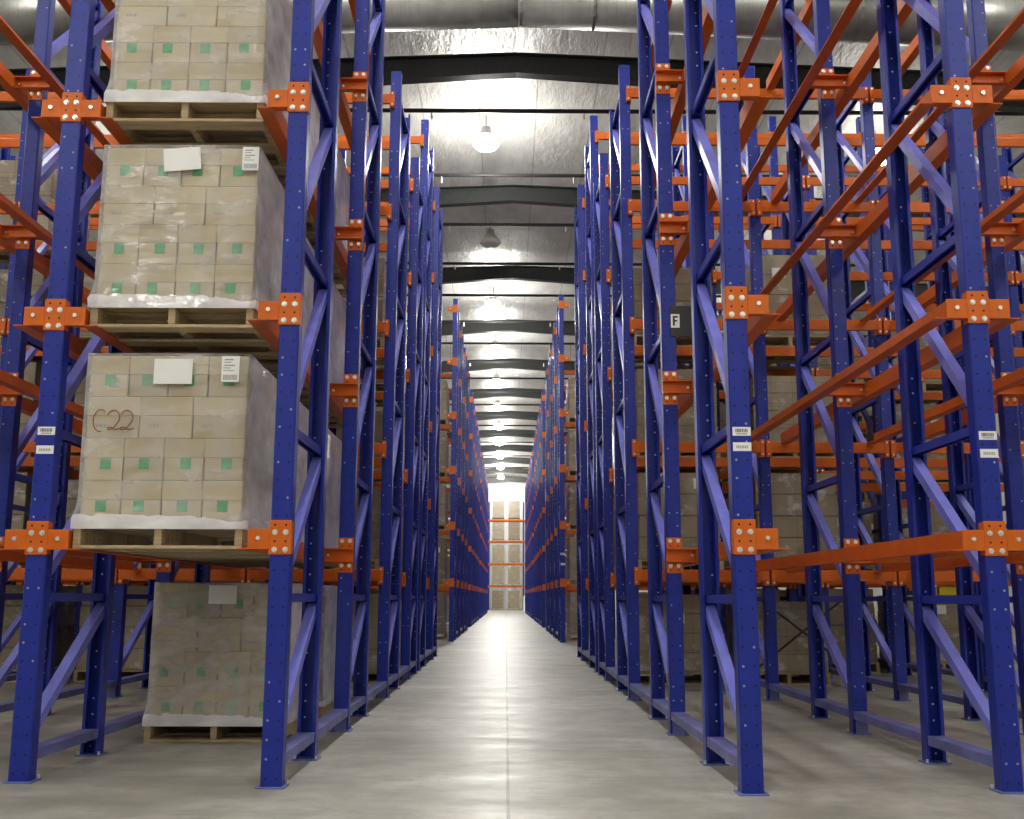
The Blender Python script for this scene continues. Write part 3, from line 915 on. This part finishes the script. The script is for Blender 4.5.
mb.box(gx-.30,gx+.30,DY-DR-.05,DY-DR+.12,gz-.14,gz-.11); mb.box(gx-.30,gx+.30,DY-DR-.05,DY-DR+.12,gz+.11,gz+.14)
mb.box(gx-.30,gx-.27,DY-DR-.05,DY-DR+.12,gz-.11,gz+.11); mb.box(gx+.27,gx+.30,DY-DR-.05,DY-DR+.12,gz-.11,gz+.11)
for i in range(6): mb.box(gx-.27,gx+.27,DY-DR-.03,DY-DR+.02,gz-.095+i*.036,gz-.083+i*.036)
obj('air_grille',mb.mesh('air_grille',M['lamp_body']),e)

for i in range(20):
    y=19.6+3.25*i
    if y>84: break
    z=10.45
    e=empty('sprinkler_pipe',(0,y,z),'black sprinkler pipe crossing under the roof, %s from the front'%(ORD[i+1] if i<12 else 'number '+str(i+1)),'sprinkler pipe','black sprinkler pipes')
    if i>=12: e['label']='distant black sprinkler pipe, %s beyond the twelfth'%ORD[i-11]
    e2=obj('pipe',cached('pipe',lambda:MB().cyl((-11,0,0),(11,0,0),.042,10).mesh('pipe',M['pipe'])),e)
    if i<8:
        for x in (-4.4,-1.5,1.5,4.4):
            mb=cached('sprk',lambda:MB().cyl((0,0,-.04),(0,0,-.13),.014,8).cyl((0,0,-.13),(0,0,-.136),.035,10).cyl((0,0,-.13),(0,0,-.19),.02,8,.004).mesh('sprinkler_head',M['zinc']))
            obj('sprinkler_head',mb,e2,(x,0,0))
    for x in (-2.3,2.6): obj('hanger_rod',cached('hrod',lambda:MB().cyl((0,0,.04),(0,0,.74),.008,6).mesh('hanger_rod',M['pipe'])),e2,(x,0,0))

# lamps
def lamp(x,y,on,label,power):
    zc=RIDGE-abs(x-RX)*SL
    e=empty('ceiling_lamp',(x,y,zc),label,'ceiling lamp','high bay lamps')
    obj('stem',cached('lstem',lambda:MB().cyl((0,0,-.012),(0,0,-.28),.014,8).mesh('stem',M['lamp_body'])),e)
    obj('housing',cached('lhous',lambda:MB().lathe([(.05,-.26),(.10,-.28),(.12,-.42),(.16,-.45),(.16,-.47),(.0,-.47)],20).mesh('housing',M['lamp_body'],True)),e)
    obj('lamp_glass',cached(('lglass',on),lambda:MB().lathe([(.0,-.471),(.15,-.475),(.27,-.60),(.29,-.66),(.22,-.74),(.10,-.78),(0,-.785)],24).mesh('lamp_glass',M['lamp'] if on else M['lamp_off'],True)),e)
    if on:
        l=bpy.data.lights.new('lamp_light','POINT'); l.energy=power; l.shadow_soft_size=.22; l.color=(1,.97,.91)
        lo=bpy.data.objects.new('lamp_light',l); COL.objects.link(lo); lo.location=(x,y,zc-1.05)
        lo.visible_camera=False
rowsX=[(-.47,'central'),(-8.0,'left'),(8.0,'right'),(-15.5,'far left'),(15.5,'far right')]
LP=300
for x,nm in rowsX:
    i=0
    for k in range(-5,11):
        y=G1+BAY*k+3.05-(1.6 if k==-1 else 0)
        if y<Y0+1 or y>Y1-1: continue
        if 'far' in nm and (y>32 ): continue
        i+=1
        on=not(nm=='central' and k==1)
        lab='%s round lamp of the %s row under the roof, %s from the front wall'%('lit' if on else 'unlit',nm,ORD[i] if i<13 else 'number '+['','thirteenth','fourteenth','fifteenth','sixteenth','seventeenth'][i-12])
        if y>20: lab='%s round lamp, %s row under the roof, %s in view from near end'%('lit' if on else 'unlit',nm,(ORD+['thirteenth'])[k+1-0])
        lab=lab.replace('number ','')
        lamp(x,y,on,lab,LP*((3.0 if y>72 else 1.0) if nm=='central' else ((.35 if 'far' in nm else .85) if y<6 else .16)))

# ------------------------------------------------------------------ world / render
w=bpy.data.worlds.new('world'); SC.world=w; w.use_nodes=True
bg=w.node_tree.nodes['Background']; bg.inputs[0].default_value=(.5,.52,.55,1); bg.inputs[1].default_value=.02
SC.view_settings.view_transform='Standard'; SC.view_settings.look='None'
SC.view_settings.gamma=1.0; SC.view_settings.use_curve_mapping=False
SC.view_settings.exposure=0.13
try:
    SC.cycles.transparent_max_bounces=12
    SC.cycles.max_bounces=8
except Exception: pass
